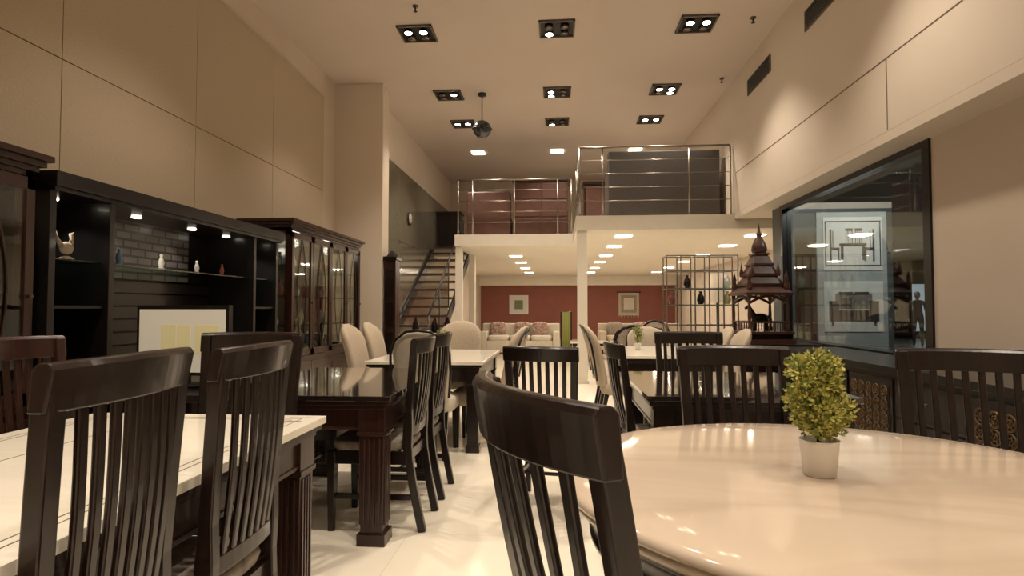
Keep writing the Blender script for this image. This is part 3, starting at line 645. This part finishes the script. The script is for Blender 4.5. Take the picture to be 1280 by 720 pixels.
b = B("beige_floor_lamp"); b.lathe([(0.14,0),(0.14,0.02),(0.03,0.04),(0.02,0.1),(0.02,1.35)],(0,0,0),'dsteel',20); b.lathe([(0.13,1.30),(0.15,1.30),(0.12,1.78),(0.10,1.78)],(0,0,0),emat("lampshade",(0.7,0.58,0.42),0.3),24,cap=False); b.done((2.62,10.1,0))

# ------------------------------------------------------------------ under mezzanine lounge
def sofa(x, y, ang, L=1.9, fab='fabw', name="sofa", cush='fabt'):
    b = B(name); h = L/2
    b.box(-h+0.18,h-0.18,0.22,0.83,0.12,0.36,fab); b.box(-h,h,0,0.22,0.12,0.80,fab)
    for sx in (-1,1): b.box(min(sx*h,sx*(h-0.18)),max(sx*h,sx*(h-0.18)),0.22,0.85,0.12,0.60,fab)
    for i in range(3):
        w = (L-0.38)/3; cx = -h+0.19+w*(i+0.5); b.ell((cx,0.52,0.42),(w/2,0.31,0.075),fab,20,8,0.35)
        b.ell((cx+0.05*(-1)**i,0.30,0.66),(0.21,0.09,0.19),(cush if i!=1 else 'fabp'),16,10,0.55)
    for sx in (-1,1):
        for yy in (0.06,0.78): b.cyl((sx*(h-0.08),yy,0),(sx*(h-0.08),yy,0.12),0.025,'esp')
    b.done((x,y,0),ang,bevel=0.03,seg=3)
sofa(-1.0,16.6,R(180),2.1,cush='fabp'); sofa(2.2,16.8,R(180),2.2,'fabric'); sofa(-2.85,15.0,R(-90),1.8,'fabric'); sofa(4.45,14.0,R(90),1.9)
def carved_armchair(x,y,ang):
    b = B("carved_armchair")
    b.ell((0,0.3,0.42),(0.3,0.28,0.07),'fabt',20,8,0.4)
    rings=[]
    for k in range(13):
        a = 2*math.pi*k/12; rings.append((0.29*math.cos(a),-0.02,0.72+0.22*math.sin(a)))
    b.tube(rings,0.03,'esp'); b.ell((0,-0.01,0.72),(0.26,0.04,0.19),'fabt')
    for sx in (-1,1):
        b.tube([(sx*0.30,0.0,0.7),(sx*0.34,0.25,0.66),(sx*0.33,0.45,0.64),(sx*0.33,0.5,0.58)],0.025,'esp'); b.cyl((sx*0.31,0.42,0.42),(sx*0.33,0.42,0.64),0.02,'esp')
        b.tube([(sx*0.28,0.52,0.38),(sx*0.31,0.56,0.2),(sx*0.28,0.55,0)],[0.035,0.022,0.02],'esp'); b.tube([(sx*0.27,0.0,0.55),(sx*0.27,0.0,0.3),(sx*0.27,-0.08,0)],[0.03,0.03,0.02],'esp')
    b.box(-0.3,0.3,0.02,0.56,0.33,0.38,'esp'); b.done((x,y,0),ang)
carved_armchair(1.15,9.2,R(180)); carved_armchair(2.1,13.2,R(150))
b = B("coffee_table"); b.box(-0.6,0.6,-0.35,0.35,0.38,0.42,'cream'); b.box(-0.55,0.55,-0.3,0.3,0.32,0.38,'esp')
for sx in (-1,1):
    for sy in (-1,1): b.taper(sx*0.5,sy*0.26,0,0.32,0.04,0.04,0.06,0.06,'esp')
b.done((0.9,14.6,0),bevel=0.004)
b = B("framed_picture"); b.box(-0.38,0.38,23.95,23.998,-0.38,0.38,'white'); b.box(-0.33,0.33,23.945,23.95,-0.33,0.33,'paper'); b.box(-0.17,0.17,23.94,23.945,-0.18,0.18,'ink2'); b.box(-0.1,0.1,23.935,23.94,-0.1,0.1,'leafd'); b.done((-1.55,0,1.36))
b = B("wall_tapestry"); b.cyl((-0.46,23.96,0.50),(0.46,23.96,0.50),0.02,'esp'); b.box(-0.40,0.40,23.96,23.97,-0.42,0.50,'fabric'); b.box(-0.30,0.30,23.95,23.96,-0.3,0.38,'fabt'); b.box(-0.2,0.2,23.945,23.95,-0.18,0.27,'fabw')
for k in range(12): b.cyl((-0.38+k*0.069,23.965,-0.42),(-0.38+k*0.069,23.965,-0.52),0.01,'fabric',seg=5)
b.done((2.80,0,1.35))
b = B("lime_curtain_panel")
for k in range(6): b.cyl((k*0.05,0,0.02),(k*0.05,0,1.1),0.035,'green')
b.cyl((-0.05,0,1.1),(0.30,0,1.1),0.02,'esp'); b.box(-0.04,0.0,-0.04,0.04,0,1.1,'esp'); b.box(0.26,0.3,-0.04,0.04,0,1.1,'esp'); b.done((0.12,18,0))

# ------------------------------------------------------------------ person in the mall
def person(loc, ang):
    root = bpy.data.objects.new("person_standing", None); scene.collection.objects.link(root)
    J = {'pel':(0,0,0.95),'wa':(0,0,1.08),'ch':(0,0.0,1.28),'sh':(0,0.0,1.41),'nk':(0,0.0,1.48),'hd0':(0,0.01,1.53)}
    rad = {'pel':(.155,.105),'wa':(.14,.10),'ch':(.165,.11),'sh':(.13,.085),'nk':(.055,.055),'hd0':(.05,.05)}
    E = [('pel','wa'),('wa','ch'),('ch','sh'),('sh','nk'),('nk','hd0')]
    for s_,t in ((-1,'L'),(1,'R')):
        f = 0.10 if t=='L' else -0.05
        J.update({'hp'+t:(s_*0.095,0,0.90),'kn'+t:(s_*0.105,f*0.8,0.49),'an'+t:(s_*0.11,f*0.6,0.09),'to'+t:(s_*0.12,f*0.6+0.15,0.04),
                  'so'+t:(s_*0.185,0,1.39),'el'+t:(s_*0.235,-0.02,1.12),'wr'+t:(s_*0.235,0.07,0.89)})
        rad.update({'hp'+t:(.095,.095),'kn'+t:(.06,.06),'an'+t:(.045,.045),'to'+t:(.04,.03),'so'+t:(.065,.065),'el'+t:(.045,.045),'wr'+t:(.032,.032)})
        E += [('pel','hp'+t),('hp'+t,'kn'+t),('kn'+t,'an'+t),('an'+t,'to'+t),('sh','so'+t),('so'+t,'el'+t),('el'+t,'wr'+t)]
    names = list(J); me = bpy.data.meshes.new("body"); me.from_pydata([J[n] for n in names],[(names.index(a),names.index(c)) for a,c in E],[])
    o = bpy.data.objects.new("body", me); scene.collection.objects.link(o); o.parent = root
    o.modifiers.new("skin",'SKIN')
    for i,n in enumerate(names):
        me.skin_vertices[0].data[i].radius = rad[n]; me.skin_vertices[0].data[i].use_root = (n=='pel')
    sd = o.modifiers.new("sub",'SUBSURF'); sd.levels = 2; sd.render_levels = 2
    m, nt, bs = new_mat("clothing"); bs.inputs["Roughness"].default_value = 0.8
    tc = nt.nodes.new("ShaderNodeTexCoord"); sp = nt.nodes.new("ShaderNodeSeparateXYZ"); mp = nt.nodes.new("ShaderNodeMath"); mp.operation='DIVIDE'; mp.inputs[1].default_value = 1.8
    cr = nt.nodes.new("ShaderNodeValToRGB"); cr.color_ramp.interpolation='CONSTANT'; e = cr.color_ramp.elements
    e[0].color=(0.01,0.01,0.01,1); e[1].position=0.05; e[1].color=(0.02,0.022,0.03,1); x=e.new(0.53); x.color=(0.03,0.027,0.03,1); x=e.new(0.815); x.color=(0.30,0.17,0.11,1)
    nt.links.new(tc.outputs["Object"],sp.inputs[0]); nt.links.new(sp.outputs[2],mp.inputs[0]); nt.links.new(mp.outputs[0],cr.inputs[0]); nt.links.new(cr.outputs[0],bs.inputs["Base Color"]); me.materials.append(m)
    for p in me.polygons: p.use_smooth = True
    b = B("head"); b.ell((0,0.01,1.62),(0.074,0.092,0.115),'skin',24,16); b.ell((0,0.045,1.565),(0.045,0.05,0.045),'skin'); b.tube([(0,0.098,1.635),(0,0.118,1.605),(0,0.10,1.597)],[0.007,0.013,0.008],'skin')
    b.ell((0,-0.012,1.655),(0.082,0.092,0.095),'hair',24,14)
    for s_ in (-1,1): b.ell((s_*0.075,0.005,1.615),(0.01,0.02,0.03),'skin'); b.ell((s_*0.028,0.093,1.63),(0.012,0.008,0.006),'white'); b.ell((s_*0.028,0.099,1.63),(0.005,0.004,0.005),'hair')
    b.ell((0,0.095,1.57),(0.022,0.006,0.006),'rfig'); b.done(parent=root)
    for s_,t in ((-1,'left'),(1,'right')):
        b = B("hand_"+t); c = Vector((s_*0.235,0.085,0.84)); b.ell(tuple(c),(0.018,0.04,0.05),'skin')
        for k,L in enumerate((0.06,0.072,0.067,0.052)):
            yy = c.y+0.03-0.02*k; b.tube([(c.x,yy,c.z-0.03),(c.x-s_*0.004,yy,c.z-0.03-L*0.6),(c.x-s_*0.018,yy,c.z-0.03-L)],[0.009,0.008,0.006],'skin')
        b.tube([(c.x,c.y+0.03,c.z+0.015),(c.x-s_*0.012,c.y+0.055,c.z-0.015),(c.x-s_*0.015,c.y+0.058,c.z-0.045)],[0.011,0.01,0.007],'skin'); b.done(parent=root)
    root.location = loc; root.rotation_euler = (0,0,ang)
person((11.4,20,0), R(150))

# ------------------------------------------------------------------ camera / world
w = bpy.data.worlds.new("world"); scene.world = w; w.use_nodes = True
w.node_tree.nodes["Background"].inputs[0].default_value = (0.05,0.045,0.04,1); w.node_tree.nodes["Background"].inputs[1].default_value = 0.2
cam = bpy.data.cameras.new("camera"); co = bpy.data.objects.new("camera", cam); scene.collection.objects.link(co)
cam.sensor_width = 36; cam.lens = 36*750/1280; cam.clip_start = 0.02
co.location = (0,0,1.2); co.rotation_euler = (R(90+1.98),0,R(4.35)); scene.camera = co
scene.view_settings.view_transform = 'Standard'
scene.view_settings.look = 'None'
